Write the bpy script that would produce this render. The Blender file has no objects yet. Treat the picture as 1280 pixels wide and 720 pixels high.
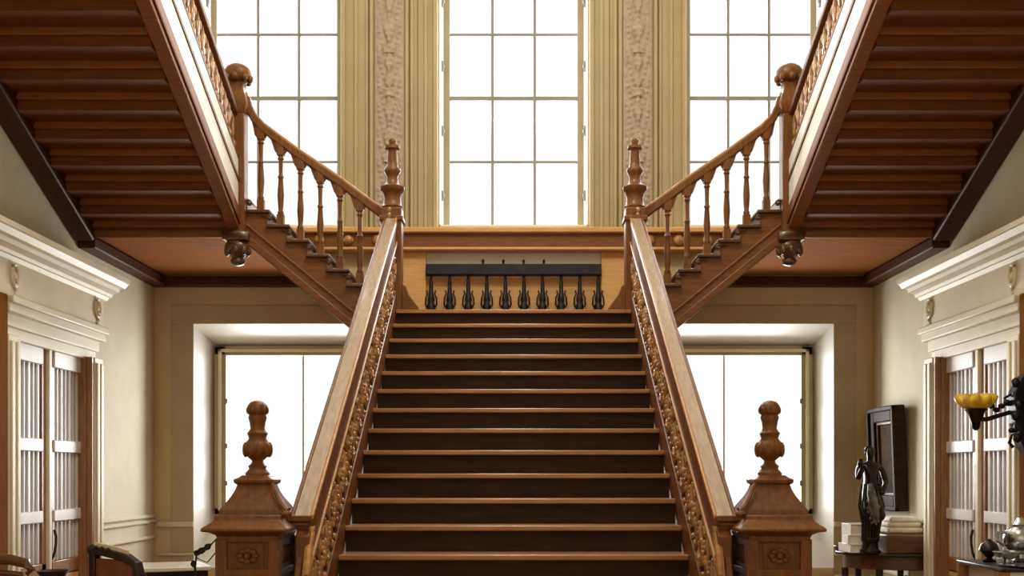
import bpy, bmesh, math, random
from mathutils import Vector, Matrix
random.seed(7)
C = bpy.context.scene.collection
sin, cos, pi = math.sin, math.cos, math.pi
F, CX, HY, EZ = 1440.0, 642.0, 592.0, 1.344      # focal length in pixels, vanishing point, eye height

# ------------------------------------------------------------------ materials
def nt(name):
    m = bpy.data.materials.new(name); m.use_nodes = True
    t = m.node_tree; b = t.nodes['Principled BSDF']
    return m, t, b
def ramp(t, fac, c0, c1, p0=0.3, p1=0.7):
    r = t.nodes.new('ShaderNodeValToRGB'); e = r.color_ramp.elements
    e[0].position = p0; e[1].position = p1
    e[0].color = (*c0, 1); e[1].color = (*c1, 1)
    t.links.new(fac, r.inputs[0]); return r.outputs[0]
def noise(t, scale, stretch=(1,1,1), detail=4):
    co = t.nodes.new('ShaderNodeTexCoord'); mp = t.nodes.new('ShaderNodeMapping')
    mp.inputs['Scale'].default_value = stretch
    n = t.nodes.new('ShaderNodeTexNoise'); n.inputs['Scale'].default_value = scale; n.inputs['Detail'].default_value = detail
    t.links.new(co.outputs['Object'], mp.inputs[0]); t.links.new(mp.outputs[0], n.inputs['Vector'])
    return n.outputs['Fac']
def bump(t, b, fac, s=0.15, d=0.01):
    n = t.nodes.new('ShaderNodeBump'); n.inputs['Strength'].default_value = s; n.inputs['Distance'].default_value = d
    t.links.new(fac, n.inputs['Height']); t.links.new(n.outputs[0], b.inputs['Normal'])
def wood(name, c0, c1, rough=0.4, scale=6, stretch=(1,8,8), coat=0.0, spec=0.5):
    m, t, b = nt(name)
    f = noise(t, scale, stretch, 6)
    t.links.new(ramp(t, f, c0, c1), b.inputs['Base Color'])
    b.inputs['Roughness'].default_value = rough
    b.inputs['Coat Weight'].default_value = coat
    b.inputs['Specular IOR Level'].default_value = spec
    bump(t, b, f, 0.12); return m
def paint(name, c, rough=0.6, var=0.06, scale=3, bmp=0.03, spec=0.4):
    m, t, b = nt(name)
    f = noise(t, scale)
    t.links.new(ramp(t, f, tuple(x*(1-var) for x in c), tuple(min(1, x*(1+var)) for x in c)), b.inputs['Base Color'])
    b.inputs['Roughness'].default_value = rough
    b.inputs['Specular IOR Level'].default_value = spec
    bump(t, b, noise(t, 60), bmp); return m
def metal(name, c, rough=0.4, met=1.0, var=0.3):
    m, t, b = nt(name)
    f = noise(t, 14)
    t.links.new(ramp(t, f, tuple(x*(1-var) for x in c), tuple(min(1, x*(1+var)) for x in c)), b.inputs['Base Color'])
    b.inputs['Roughness'].default_value = rough; b.inputs['Metallic'].default_value = met
    bump(t, b, f, 0.1); return m

M = {}
M['oak']    = wood('oak', (0.125,0.046,0.010), (0.22,0.085,0.019), 0.42, 5, (9,9,1.2), 0.05, 0.35)
M['oakx']   = wood('oak_lengthwise', (0.135,0.048,0.010), (0.235,0.088,0.019), 0.42, 5, (1.2,9,9), 0.05, 0.35)
M['oaky']   = wood('oak_along_flight', (0.12,0.040,0.009), (0.21,0.076,0.017), 0.42, 5, (9,1.2,4), 0.05, 0.35)
M['oaklt']  = wood('light_oak', (0.42,0.20,0.065), (0.60,0.32,0.12), 0.35, 6, (9,1.2,4), 0.2)
M['carvelt']   = wood('carved_oak_highlit', (0.18,0.07,0.018), (0.62,0.34,0.13), 0.26, 9, (1,1,1), 0.3)  # pale tone puts the carving highlights into the oak colour
M['tan']    = wood('tan_panel_oak', (0.60,0.34,0.13), (0.74,0.44,0.19), 0.5, 4, (1.2,9,9), 0, 0.3)
M['mah']    = wood('mahogany_board', (0.118,0.033,0.007), (0.185,0.054,0.012), 0.6, 4, (1.0,9,9), 0, 0.25)
M['mahlt']  = wood('mahogany_lip_lit', (0.20,0.062,0.014), (0.29,0.095,0.023), 0.5, 4, (1.0,9,9), 0, 0.35)  # lighter than the boards: front light on the lips put into the colour
M['mahdk']  = wood('dark_mahogany', (0.050,0.014,0.005), (0.085,0.024,0.008), 0.55, 4, (9,1.0,9), 0, 0.25)
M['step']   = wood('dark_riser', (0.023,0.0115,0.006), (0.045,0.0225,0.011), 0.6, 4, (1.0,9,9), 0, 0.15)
M['nose']   = wood('highlit_nosing', (0.30,0.14,0.05), (0.44,0.23,0.09), 0.35, 4, (1.0,9,9), 0.2)  # lighter oak, with the highlight along the nosings put into its colour
M['rail']   = wood('polished_rail_sheen', (0.34,0.24,0.17), (0.48,0.36,0.27), 0.22, 5, (12,1.0,3), 0.6)  # pale grey paints in the window light reflected by the rail top
M['ebony']  = wood('dark_furniture_wood', (0.012,0.007,0.005), (0.035,0.018,0.010), 0.45, 6, (1.5,6,6), 0.05, 0.35)
M['pier']   = wood('pier_oak', (0.16,0.060,0.010), (0.24,0.095,0.018), 0.9, 5, (9,9,1.2), 0, 0.03)
M['deck']   = wood('landing_underside', (0.20,0.068,0.016), (0.28,0.10,0.026), 0.9, 4, (1.0,9,9), 0, 0.08)
M['frame']  = wood('dark_picture_frame', (0.016,0.008,0.005), (0.04,0.020,0.011), 0.6, 6, (1.5,6,6), 0, 0.12)
M['walnut'] = wood('walnut', (0.07,0.028,0.012), (0.13,0.055,0.022), 0.35, 6, (1.5,6,6), 0.2)
M['wall']   = paint('side_wall_paint', (0.64,0.585,0.425), 0.7)
M['wallb']  = paint('back_wall_paint', (0.60,0.49,0.26), 0.7)
M['cream']  = paint('cream_woodwork', (0.74,0.68,0.50), 0.45)
M['pil']    = paint('tan_pilaster_paint', (0.46,0.375,0.215), 0.55)
M['pild']   = paint('tan_groove_paint', (0.26,0.19,0.09), 0.6)
M['relief'] = paint('pinkish_plaster', (0.44,0.36,0.275), 0.65, 0.12, 12)
M['white']  = paint('white_gloss_paint', (0.86,0.85,0.80), 0.3, 0.02)
M['bright'] = paint('white_string_glare', (0.92,0.90,0.85), 0.28, 0.02, 3, 0.01, 0.9)  # window glare on the polished string, put into a white colour
M['olive']  = paint('olive_window_frame', (0.40,0.34,0.16), 0.45)
M['upframe'] = paint('tan_grey_window_frame', (0.30,0.25,0.15), 0.6)
M['sash']   = paint('grey_sash', (0.24,0.23,0.21), 0.6)
M['doorw']  = paint('grey_white_slats', (0.72,0.70,0.72), 0.4)
M['doorg']  = paint('dark_grey_panel', (0.20,0.18,0.19), 0.5, 0.2, 6)  # darker grey backing between the white slats
M['doorb']  = wood('door_oak', (0.22,0.09,0.028), (0.36,0.16,0.055), 0.35, 5, (9,9,1.2), 0.2)
M['iron']   = metal('black_iron', (0.022,0.022,0.026), 0.45, 0.6)
M['bronze'] = metal('dark_bronze', (0.030,0.020,0.016), 0.32, 0.7)
M['silver'] = metal('tarnished_silver', (0.42,0.44,0.47), 0.25, 1.0)
M['dullsilver'] = metal('dull_silver_glint', (0.16,0.15,0.14), 0.5, 0.7, 0.6)
M['paper']  = paint('white_paper', (0.80,0.77,0.68), 0.7, 0.08, 20)
M['linen']  = paint('pale_linen', (0.74,0.66,0.50), 0.85, 0.1, 18)
M['leather']= paint('red_brown_leather', (0.19,0.055,0.022), 0.4, 0.25, 8)
M['yellow'] = paint('yellow_glass_petal', (0.85,0.58,0.06), 0.3, 0.25, 16)
M['leaf']   = paint('dark_leaf', (0.018,0.020,0.014), 0.4, 0.3, 10)
M['pot']    = paint('brown_glazed_pot', (0.10,0.05,0.03), 0.3)
M['marble'] = paint('white_marble', (0.88,0.87,0.84), 0.2, 0.05, 4)
M['canvas'] = paint('dark_old_canvas', (0.05,0.028,0.014), 0.85, 0.6, 5, 0.03, 0.1)
M['ceil']   = paint('ceiling_plaster', (0.75,0.70,0.58), 0.8)
M['floor']  = wood('floor_parquet', (0.22,0.10,0.04), (0.34,0.17,0.07), 0.35, 3, (1,6,6), 0.2)
def glass():
    m = bpy.data.materials.new('window_glass'); m.use_nodes = True
    t = m.node_tree; t.nodes.clear()
    o = t.nodes.new('ShaderNodeOutputMaterial'); mx = t.nodes.new('ShaderNodeMixShader')
    tr = t.nodes.new('ShaderNodeBsdfTransparent'); g = t.nodes.new('ShaderNodeBsdfGlossy')
    n = t.nodes.new('ShaderNodeTexNoise'); n.inputs['Scale'].default_value = 2
    r = t.nodes.new('ShaderNodeValToRGB'); r.color_ramp.elements[0].color = (0.96,0.98,1,1); r.color_ramp.elements[1].color = (1,1,1,1)
    t.links.new(n.outputs['Fac'], r.inputs[0]); t.links.new(r.outputs[0], tr.inputs[0])
    g.inputs['Roughness'].default_value = 0.05; mx.inputs[0].default_value = 0.04
    t.links.new(tr.outputs[0], mx.inputs[1]); t.links.new(g.outputs[0], mx.inputs[2]); t.links.new(mx.outputs[0], o.inputs[0])
    return m
M['glass'] = glass()

# ------------------------------------------------------------------ mesh builder
class MB:
    """collects shapes in world coordinates; s=-1 mirrors them to the left half of the hall"""
    def __init__(self, s=1): self.v = []; self.f = []; self.s = s
    def add(self, vs, fs):
        o = len(self.v); self.v += [Vector(p) for p in vs]; self.f += [[i+o for i in f] for f in fs]; return self
    def box(self, x0, x1, y0, y1, z0, z1):
        vs = [(x,y,z) for x in (x0,x1) for y in (y0,y1) for z in (z0,z1)]
        return self.add(vs, [(0,1,3,2),(4,6,7,5),(0,4,5,1),(2,3,7,6),(0,2,6,4),(1,5,7,3)])
    def prism(self, poly, axis, a0, a1):
        n = len(poly)
        def mk(p, a): return (a,p[0],p[1]) if axis == 'x' else (p[0],a,p[1]) if axis == 'y' else (p[0],p[1],a)
        vs = [mk(p,a0) for p in poly] + [mk(p,a1) for p in poly]
        fs = [list(range(n)), list(range(2*n-1, n-1, -1))] + [(i,(i+1)%n,n+(i+1)%n,n+i) for i in range(n)]
        return self.add(vs, fs)
    def lathe(self, prof, cx, cy, seg=20, sq=False, ax=1.0, ay=1.0):
        vs = []; fs = []
        if sq: seg = 4
        for z, r in prof:
            for k in range(seg):
                a = 2*pi*k/seg + (pi/4 if sq else 0); q = r*(math.sqrt(2) if sq else 1)
                vs.append((cx+q*cos(a)*ax, cy+q*sin(a)*ay, z))
        n = len(prof)
        for i in range(n-1):
            for k in range(seg):
                fs.append((i*seg+k, i*seg+(k+1)%seg, (i+1)*seg+(k+1)%seg, (i+1)*seg+k))
        fs.append(list(range(seg-1,-1,-1))); fs.append([(n-1)*seg+k for k in range(seg)])
        return self.add(vs, fs)
    def tube(self, pts, r, seg=8, closed=False, up=None, w=None, h=None):
        """round tube, or (w,h given) a rectangular section swept along pts; r may be a list"""
        pts = [Vector(p) for p in pts]; n = len(pts); vs = []; fs = []
        for i, p in enumerate(pts):
            a = pts[(i-1) % n] if (closed or i > 0) else p; b = pts[(i+1) % n] if (closed or i < n-1) else p
            d = (b-a).normalized()
            u = Vector(up) if up else (Vector((0,0,1)) if abs(d.z) < 0.9 else Vector((0,1,0)))
            s = d.cross(u).normalized(); u = s.cross(d).normalized()
            rr = r[i] if isinstance(r, (list,tuple)) else r
            if w:
                for (q, t) in ((-1,-1),(1,-1),(1,1),(-1,1)): vs.append(p + s*q*w/2 + u*t*h/2)
            else:
                for k in range(seg):
                    an = 2*pi*k/seg; vs.append(p + s*rr*cos(an) + u*rr*sin(an))
        sg = 4 if w else seg
        for i in range(n if closed else n-1):
            j = (i+1) % n
            for k in range(sg): fs.append((i*sg+k, i*sg+(k+1)%sg, j*sg+(k+1)%sg, j*sg+k))
        if not closed:
            fs.append(list(range(sg-1,-1,-1))); fs.append([(n-1)*sg+k for k in range(sg)])
        return self.add(vs, fs)
    def ball(self, c, r, seg=10, rings=7):
        rx, ry, rz = r if isinstance(r, (tuple,list)) else (r,r,r)
        vs = [(c[0],c[1],c[2]-rz)]; fs = []
        for i in range(1, rings):
            th = -pi/2 + pi*i/rings
            for k in range(seg):
                a = 2*pi*k/seg; vs.append((c[0]+rx*cos(th)*cos(a), c[1]+ry*cos(th)*sin(a), c[2]+rz*sin(th)))
        vs.append((c[0],c[1],c[2]+rz)); top = len(vs)-1
        for k in range(seg): fs.append((0, 1+(k+1)%seg, 1+k))
        for i in range(rings-2):
            for k in range(seg): fs.append((1+i*seg+k, 1+i*seg+(k+1)%seg, 1+(i+1)*seg+(k+1)%seg, 1+(i+1)*seg+k))
        for k in range(seg): fs.append((1+(rings-2)*seg+k, 1+(rings-2)*seg+(k+1)%seg, top))
        return self.add(vs, fs)
    def loft(self, rings):
        n = len(rings[0]); vs = [p for r in rings for p in r]; fs = []
        for i in range(len(rings)-1):
            for k in range(n): fs.append((i*n+k, i*n+(k+1)%n, (i+1)*n+(k+1)%n, (i+1)*n+k))
        return self.add(vs, fs)
    def xf(self, mat):
        self.v = [mat @ p for p in self.v]; return self
    def build(self, name, mat, parent=None, bevel=0, label=None, smooth=True, angle=35):
        off = Vector((0,0,0)); q = parent
        while q is not None: off += q.location; q = q.parent
        vs = [(p.x*self.s - off.x, p.y - off.y, p.z - off.z) for p in self.v]
        me = bpy.data.meshes.new(name); me.from_pydata(vs, [], [f for f in self.f])
        bm = bmesh.new(); bm.from_mesh(me)
        bmesh.ops.recalc_face_normals(bm, faces=bm.faces); bm.to_mesh(me); bm.free()
        me.materials.append(mat)
        if smooth: me.shade_smooth(); me.set_sharp_from_angle(angle=math.radians(angle))
        o = bpy.data.objects.new(name, me); C.objects.link(o)
        if parent: o.parent = parent
        if bevel:
            b = o.modifiers.new('bevel', 'BEVEL'); b.width = bevel; b.segments = 2; b.limit_method = 'ANGLE'
        if label: o['label'] = label
        return o
def tag(o, label, cat, group=None, kind=None):
    o['label'] = label; o['category'] = cat
    if group: o['group'] = group
    if kind: o['kind'] = kind
    return o
def thing(name, loc, label, cat, group=None, kind=None):
    o = bpy.data.objects.new(name, None); o.empty_display_size = 0.1; C.objects.link(o); o.location = loc
    return tag(o, label, cat, group, kind)
def side(s): return 'right' if s > 0 else 'left'

# ------------------------------------------------------------------ the room shell
WX, WY = 4.15, 13.3
tag(MB().box(-WX-.3, WX+.3, -2.5, WY+.5, -0.1, 0).build('floor', M['floor']), 'brown parquet hall floor under the staircase', 'floor', kind='structure')
tag(MB().box(-WX-.3, WX+.3, -2.5, WY+.5, 9.0, 9.1).build('ceiling', M['ceil']), 'pale plaster ceiling high above the stairs', 'ceiling', kind='structure')
for s in (-1, 1):
    tag(MB(s).box(WX, WX+.3, -2.5, WY+.5, 0, 9.0).build('wall_'+side(s), M['wall']), 'pale painted %s side wall with the tall double door' % side(s), 'wall', kind='structure')
tag(MB().box(-WX-.3, WX+.3, -2.8, -2.5, 0, 9.0).build('wall_front', M['wall']), 'pale wall behind the viewer', 'wall', kind='structure')
LW = (1.31, 3.69, .26, 3.07)        # lower window opening  (x0,x1,z0,z1)
TW = (1.986, 3.62, 4.2, 8.15)       # tall side window opening
CW = (-.86, .86, 4.2, 8.15)
mb = MB()
xs = sorted({-WX, WX, *[q*v for q in (-1,1) for v in (LW[0],LW[1],TW[0],TW[1],.86)]})
zs = sorted({0, 9.0, LW[2], LW[3], TW[2], TW[3]})
def inhole(x, z):
    for (a,b,c,d) in (LW, (-LW[1],-LW[0],LW[2],LW[3]), TW, (-TW[1],-TW[0],TW[2],TW[3]), CW):
        if a < x < b and c < z < d: return True
    return False
for i in range(len(xs)-1):
    for j in range(len(zs)-1):
        if not inhole((xs[i]+xs[i+1])/2, (zs[j]+zs[j+1])/2): mb.box(xs[i], xs[i+1], WY, WY+.5, zs[j], zs[j+1])
wb = mb.build('wall_back', M['wallb'], smooth=False)
bm = bmesh.new(); bm.from_mesh(wb.data); bmesh.ops.remove_doubles(bm, verts=bm.verts, dist=1e-4); bm.to_mesh(wb.data); bm.free()
tag(wb, 'tan back wall holding three tall and two low windows', 'wall', kind='structure')

# ---- tall windows
def tall_window(name, x0, x1, mull, label):
    w = thing(name, ((x0+x1)/2, 13.7, 4.2), label, 'window', kind='structure')
    r = MB()
    for (a,b) in ((x0, x0+.012), (x1-.012, x1)): r.box(a, b, WY-.005, 13.74, 4.2, 8.15)
    r.box(x0, x1, WY-.005, 13.74, 4.2, 4.215); r.box(x0, x1, WY-.005, 13.74, 8.135, 8.15)
    r.build('reveal', M['white'], w)
    f = MB(); g = .075
    f.box(x0+.03, x0+.03+g, 13.64, 13.76, 4.2, 8.15); f.box(x1-.03-g, x1-.03, 13.64, 13.76, 4.2, 8.15)
    f.box(x0+.03, x1-.03, 13.64, 13.76, 4.2, 4.285); f.box(x0+.03, x1-.03, 13.64, 13.76, 8.05, 8.15)
    f.build('window_frame', M['upframe'], w, .006)
    for x in mull: MB().box(x-.015, x+.015, 13.67, 13.73, 4.28, 8.06).build('muntin', M['sash'], w)
    for k in range(1, 5):
        z = 4.284+.756*k; t = .024 if k == 2 else .015
        MB().box(x0+.1, x1-.1, 13.672, 13.728, z-t, z+t).build('muntin', M['sash'], w)
    MB().box(x0+.1, x1-.1, 13.695, 13.703, 4.28, 8.06).build('pane', M['glass'], w)
    # folded shutter edge with small latches standing in the reveal
    for sx, x in ((1, x0), (-1, x1)):
        h = MB()
        for k in range(5):
            z = 4.55+.76*k
            h.box(min(x+sx*.014, x+sx*.034), max(x+sx*.014, x+sx*.034), 13.52, 13.56, z, z+.12); h.ball((x+sx*.03, 13.54, z+.06), (.02,.025,.03), 8, 6)
        h.build('latch', M['sash'], w)
tall_window('window_1', -.86, .86, (-.25, .25), 'tall multi-paned window centred above the landing')
tall_window('window_2', -3.62, -1.986, (-3.03, -2.545), 'tall multi-paned window left of the centre window')
tall_window('window_3', 1.986, 3.62, (2.545, 3.03), 'tall multi-paned window right of the centre window')
# ---- lower windows
for n, s in ((4,-1),(5,1)):
    w = thing('window_%d' % n, (s*2.5, 13.75, .85), 'wide low window in a splayed white reveal on the %s of the stairs' % side(s), 'window', kind='structure')
    o = [(1.31,13.29,.26),(3.69,13.29,.26),(3.69,13.29,3.07),(1.31,13.29,3.07)]
    i_ = [(1.45,13.76,.857),(3.552,13.76,.857),(3.552,13.76,2.86),(1.45,13.76,2.86)]
    r = MB(s); r.loft([o, i_]); r.build('reveal', M['white'], w, smooth=False)
    f = MB(s)
    f.box(1.45,1.59,13.66,13.78,.857,2.86); f.box(3.41,3.552,13.66,13.78,.857,2.86)
    f.box(1.45,3.552,13.66,13.78,.857,.94); f.box(1.45,3.552,13.66,13.78,2.745,2.86)
    f.build('window_frame', M['olive'], w, .012)
    q = MB(s); q.box(3.46,3.50,13.64,13.67,.90,2.82); q.box(1.50,1.54,13.64,13.67,.90,2.82); q.box(1.5,3.5,13.64,13.67,2.785,2.82); q.build('frame_bead', M['cream'], w, .006)
    MB(s).box(2.488,2.512,13.70,13.74,.93,2.75).build('mullion', M['white'], w)
    MB(s).box(1.58,3.42,13.72,13.728,.93,2.75).build('pane', M['glass'], w)
    for z in (2.17, 1.64, 1.2):
        MB(s).box(3.385,3.425,13.62,13.66,z,z+.06).build('hinge', M['sash'], w)
    # flat casing band
    c = MB(s)
    c.box(3.69,3.95,13.275,13.302,0,3.07); c.box(1.31,3.95,13.275,13.302,3.0701,3.284)
    tag(c.build('trim_%d' % n, M['pil'], None, .004), 'flat tan casing around the %s low window' % side(s), 'trim', kind='structure')
# ---- pilasters between the tall windows
for n, s in ((6,-1),(7,1)):
    t = thing('trim_%d' % n, (s*1.42, WY, 4.2), 'tall tan pilaster with a carved centre strip %s of the centre window' % side(s), 'pilaster', kind='structure')
    b = MB(s); b.box(.87,1.976,13.24,13.302,4.14,9.0)
    b.build('backboard', M['pil'], t)
    for (a0,a1,d) in ((.875,.925,.05),(.985,1.03,.03),(1.145,1.185,.045),(1.205,1.245,.03),(1.61,1.65,.045),(1.67,1.70,.03),(1.79,1.83,.03),(1.93,1.972,.05)):
        MB(s).box(a0,a1,13.24-d,13.241,4.14,9.0).build('fillet', M['pil'], t, .008)
    for (a0,a1) in ((1.186,1.204),(1.246,1.262),(1.592,1.609),(1.651,1.669),(1.095,1.108)):
        MB(s).box(a0,a1,13.236,13.242,4.14,9.0).build('groove', M['pild'], t)
    # carved strip as a real relief
    nx, nz = 30, 420; x0, x1, z0, z1 = 1.262, 1.592, 4.14, 7.9
    vs = []; fs = []
    for j in range(nz+1):
        z = z0+(z1-z0)*j/nz; p = ((z-4.14) % 1.25)/1.25
        if p < .22: w = .05+.10*sin(pi*p/.22)
        elif p < .30: w = .20-.0*p
        elif p < .62: w = .03+.13*abs(sin(pi*(p-.30)/.16))
        elif p < .70: w = .22
        else: w = .04+.16*sin(pi*(p-.70)/.30)**2
        for i in range(nx+1):
            u = abs(2*i/nx-1)
            h = .026*max(0, 1-(u/(w*2.2))**2)**.5 if u < w*2.2 else 0
            h += .010*max(0, sin(9*u+14*p*pi)*cos(22*p*pi-5*u)) * (1 if u < .86 else 0)
            h += .003*max(0, sin(50*p+24*u))*(1 if .1 < u < .8 else 0)
            vs.append((x0+(x1-x0)*i/nx, 13.236-h*1.6, z))
    for j in range(nz):
        for i in range(nx): a = j*(nx+1)+i; fs.append((a, a+1, a+nx+2, a+nx+1))
    r = MB(s); r.add(vs, fs); r.build('carved_strip', M['relief'], t, angle=80)
    c = MB(s); c.box(1.255,1.60,13.10,13.24,7.9,8.1); c.build('capital', M['pil'], t, .02)
# ---- sill beam along the back wall and panelling under it
t = thing('trim_8', (0, WY, 3.9), 'oak sill beam running across the back wall under the tall windows', 'beam', kind='structure')
b = MB(); b.box(-2.6,2.6,13.12,13.302,3.92,4.08); b.build('beam', M['oakx'], t, .01)
b = MB(); b.box(-2.6,2.6,13.05,13.302,4.08,4.14); b.box(-2.6,2.6,13.08,13.302,3.885,3.92); b.build('moulding', M['tan'], t, .012)
for s in (-1,1):
    for k in range(4):
        x = 1.55+.33*k
        MB(s).ball((x,13.10,4.0), (.06,.035,.06), 12, 8).build('rosette', M['carvelt'], t)
for n, s in ((9,-1),(10,1)):
    b = MB(s); b.box(1.005,1.32,13.2,13.302,2.856,3.885)
    tag(b.build('trim_%d' % n, M['tan'], None, .006), 'plain tan oak panel on the %s of the radiator niche' % side(s), 'panel', kind='structure')
b = MB(); b.box(-1.004,1.004,13.27,13.302,2.856,3.60)
tag(b.build('trim_11', M['tan']), 'tan oak boarding behind the radiator', 'panel', kind='structure')
b = MB(); b.box(-1.004,1.004,13.275,13.302,3.601,3.884)
tag(b.build('trim_12', M['white']), 'cream strip of wall between the radiator and the sill beam', 'panel', kind='structure')
# ---- dado on back wall and side walls
for n, s in ((13,-1),(14,1)):
    b = MB(s)
    b.box(3.69,4.10,13.25,13.274,.73,.79); b.box(3.69,4.10,13.25,13.274,.40,.43); b.box(3.69,4.09,13.24,13.274,0,.18)
    for z in (.62,.80,.86): b.box(4.115,4.151,11.24,13.26,z-.018,z+.018)
    b.box(4.12,4.151,11.3,13.2,.24,.275)
    b.box(4.10,4.151,11.24,13.26,0,.18)
    tag(b.build('trim_%d' % n, M['wall'], None, .008), 'moulded pale dado low on the %s wall' % side(s), 'trim', kind='structure')
# ---- wooden cornices under the corner landings
for n, s in ((15,-1),(16,1)):
    b = MB(s); b.box(2.33,4.15,13.16,13.302,3.49,3.60); b.box(3.98,4.151,10.95,13.17,3.49,3.60)
    tag(b.build('trim_%d' % n, M['mahdk'], None, .015), 'dark wooden cornice under the %s corner landing' % side(s), 'trim', kind='structure')

# ------------------------------------------------------------------ side doors with their surrounds
for n, s in ((1,-1),(2,1)):
    d = thing('door_%d' % n, (s*4.15, 10.12, 0), 'tall double door with white slatted panels in the %s wall' % side(s), 'door', kind='structure')
    for li, (ya, yb) in enumerate(((9.3,10.115),(10.125,10.95))):
        leaf = MB(s)
        leaf.box(4.10,4.16,ya,ya+.06 if li == 0 else ya+.13,0,2.44); leaf.box(4.10,4.16,yb-(.10 if li == 0 else .045),yb,0,2.44)
        leaf.box(4.10,4.16,ya,yb,0,.22); leaf.box(4.10,4.16,ya,yb,.44,.56)
        lf = leaf.build('leaf', M['doorb'], d, .006)
        a, b_ = (ya+.06, yb-.10) if li == 0 else (ya+.13, yb-.045)
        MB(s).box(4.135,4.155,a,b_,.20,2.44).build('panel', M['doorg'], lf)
        sl = MB(s); y = a+.02; k = 0
        while y < b_-.03:
            sl.box(4.112,4.14,y,y+(.034 if k % 2 else .052),.56,2.30); y += (.088 if k % 2 else .10); k += 1
        sl.build('slats', M['doorw'], lf, .008)
        for (z0,z1) in ((2.29,2.44),(1.535,1.646),(.917,1.02)):
            MB(s).box(4.085,4.14,a,b_,z0,z1).build('rail', M['doorw'], lf, .008)
        MB(s).box(4.11,4.15,a,b_,.23,.43).build('kick_panel', M['tan'], lf, .01)
        if li == 1:
            hb = MB(s); hb.tube([(4.10,ya+.10,.58),(4.07,ya+.09,.64),(4.07,ya+.12,.72),(4.08,ya+.15,.78),(4.10,ya+.16,.84)], .012, 7); hb.build('handle', M['bronze'], lf)
    MB(s).box(4.07,4.11,10.10,10.165,0,2.44).build('astragal', M['cream'], d, .008)
    t = thing('trim_%d' % (16+n), (s*4.15, 10.1, 0), 'cream classical surround with cornice over the %s door' % side(s), 'door surround', kind='structure')
    for (ya, yb) in ((9.08,9.30),(10.95,11.17)):
        p = MB(s); p.box(3.98,4.151,ya,yb,0,2.45); p.build('pilaster', M['cream'], t, .006)
        p = MB(s)
        for k in range(2): p.box(3.962,3.981,ya+.03+.10*k,ya+.09+.10*k,.25,2.40)
        p.build('pilaster_bead', M['cream'], t, .008)
    p = MB(s); p.box(3.99,4.151,10.905,10.949,0,2.45); p.box(4.04,4.151,10.872,10.904,0,2.45); p.build('door_jamb', M['doorb'], t, .006)
    for k,(pr, z0, z1) in enumerate(((.10,2.43,2.53),(.13,2.52,2.63),(.19,2.62,2.70),(.22,2.69,2.755))):
        MB(s).box(4.15-pr,4.151,9.08-.03*(k>1),11.17+.015*k,z0,z1).build('architrave', M['cream'], t, .010)
    MB(s).box(3.975,4.151,8.0,11.18,2.75,3.06).build('frieze', M['cream'], t, .004)
    for y in (9.16, 10.98):
        q = MB(s); pts = [(3.965, y+.065*cos(a)*.8, 2.92+.085*sin(a)) for a in [2*pi*k/20 for k in range(20)]]
        q.tube(pts, .016, 8, closed=True); q.ball((3.968,y,2.92),(.02,.022,.03),10,8)
        q.tube([(3.968,y,2.84),(3.962,y+.02,2.80),(3.97,y,2.775)], .012, 6)
        q.build('rosette', M['cream'], t)
    prof = [(3.975,3.03),(3.95,3.06),(3.93,3.062),(3.92,3.09),(3.88,3.11),(3.86,3.112),(3.85,3.145),(3.80,3.15),(3.765,3.19),(3.75,3.195),(3.745,3.235),(4.152,3.235),(4.152,3.03)]
    MB(s).prism(prof, 'y', 8.0, 11.27).build('cornice', M['cream'], t, angle=20)
    p = MB(s); p.box(3.97,4.151,8.25,9.05,0,2.749)
    tag(p.build('trim_%d' % (18+n), M['pier'], None, .01), 'brown oak pier on the %s wall at the picture edge' % side(s), 'trim', kind='structure')

# ------------------------------------------------------------------ main staircase
def zl(Y): return EZ + .5793*(Y-8.004)       # the line through the nosings
LZ = 2.856
ms = thing('main_staircase', (0, 5.97, 0), 'wide dark brown central staircase with thin oak nosings rising to the landing', 'staircase')
for k in range(-7, 10):
    y = 8.004+.29*k; z = EZ+.168*k
    if k < 9:
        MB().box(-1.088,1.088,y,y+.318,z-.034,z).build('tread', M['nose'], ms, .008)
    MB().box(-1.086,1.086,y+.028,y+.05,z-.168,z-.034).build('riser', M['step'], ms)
for s in (-1,1):
    Y0, Y1 = 6.25, 10.72
    poly = [(5.7,0),(10.78,0),(10.78,zl(10.78)-.10),(5.7,max(0.02,zl(5.7)-.02))]
    MB(s).prism(poly, 'x', 1.10, 1.16).build('spandrel_panel', M['oaky'], ms)
ld = MB(); ld.box(-1.085,1.085,10.61,10.93,2.822,LZ); ld.box(-1.085,1.085,10.67,10.93,2.70,2.822); ld.box(-1.17,1.17,10.93,13.299,2.70,LZ)
tag(ld.build('stair_landing', M['nose'], None, .006), 'half landing at the head of the central stairs', 'landing')

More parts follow.
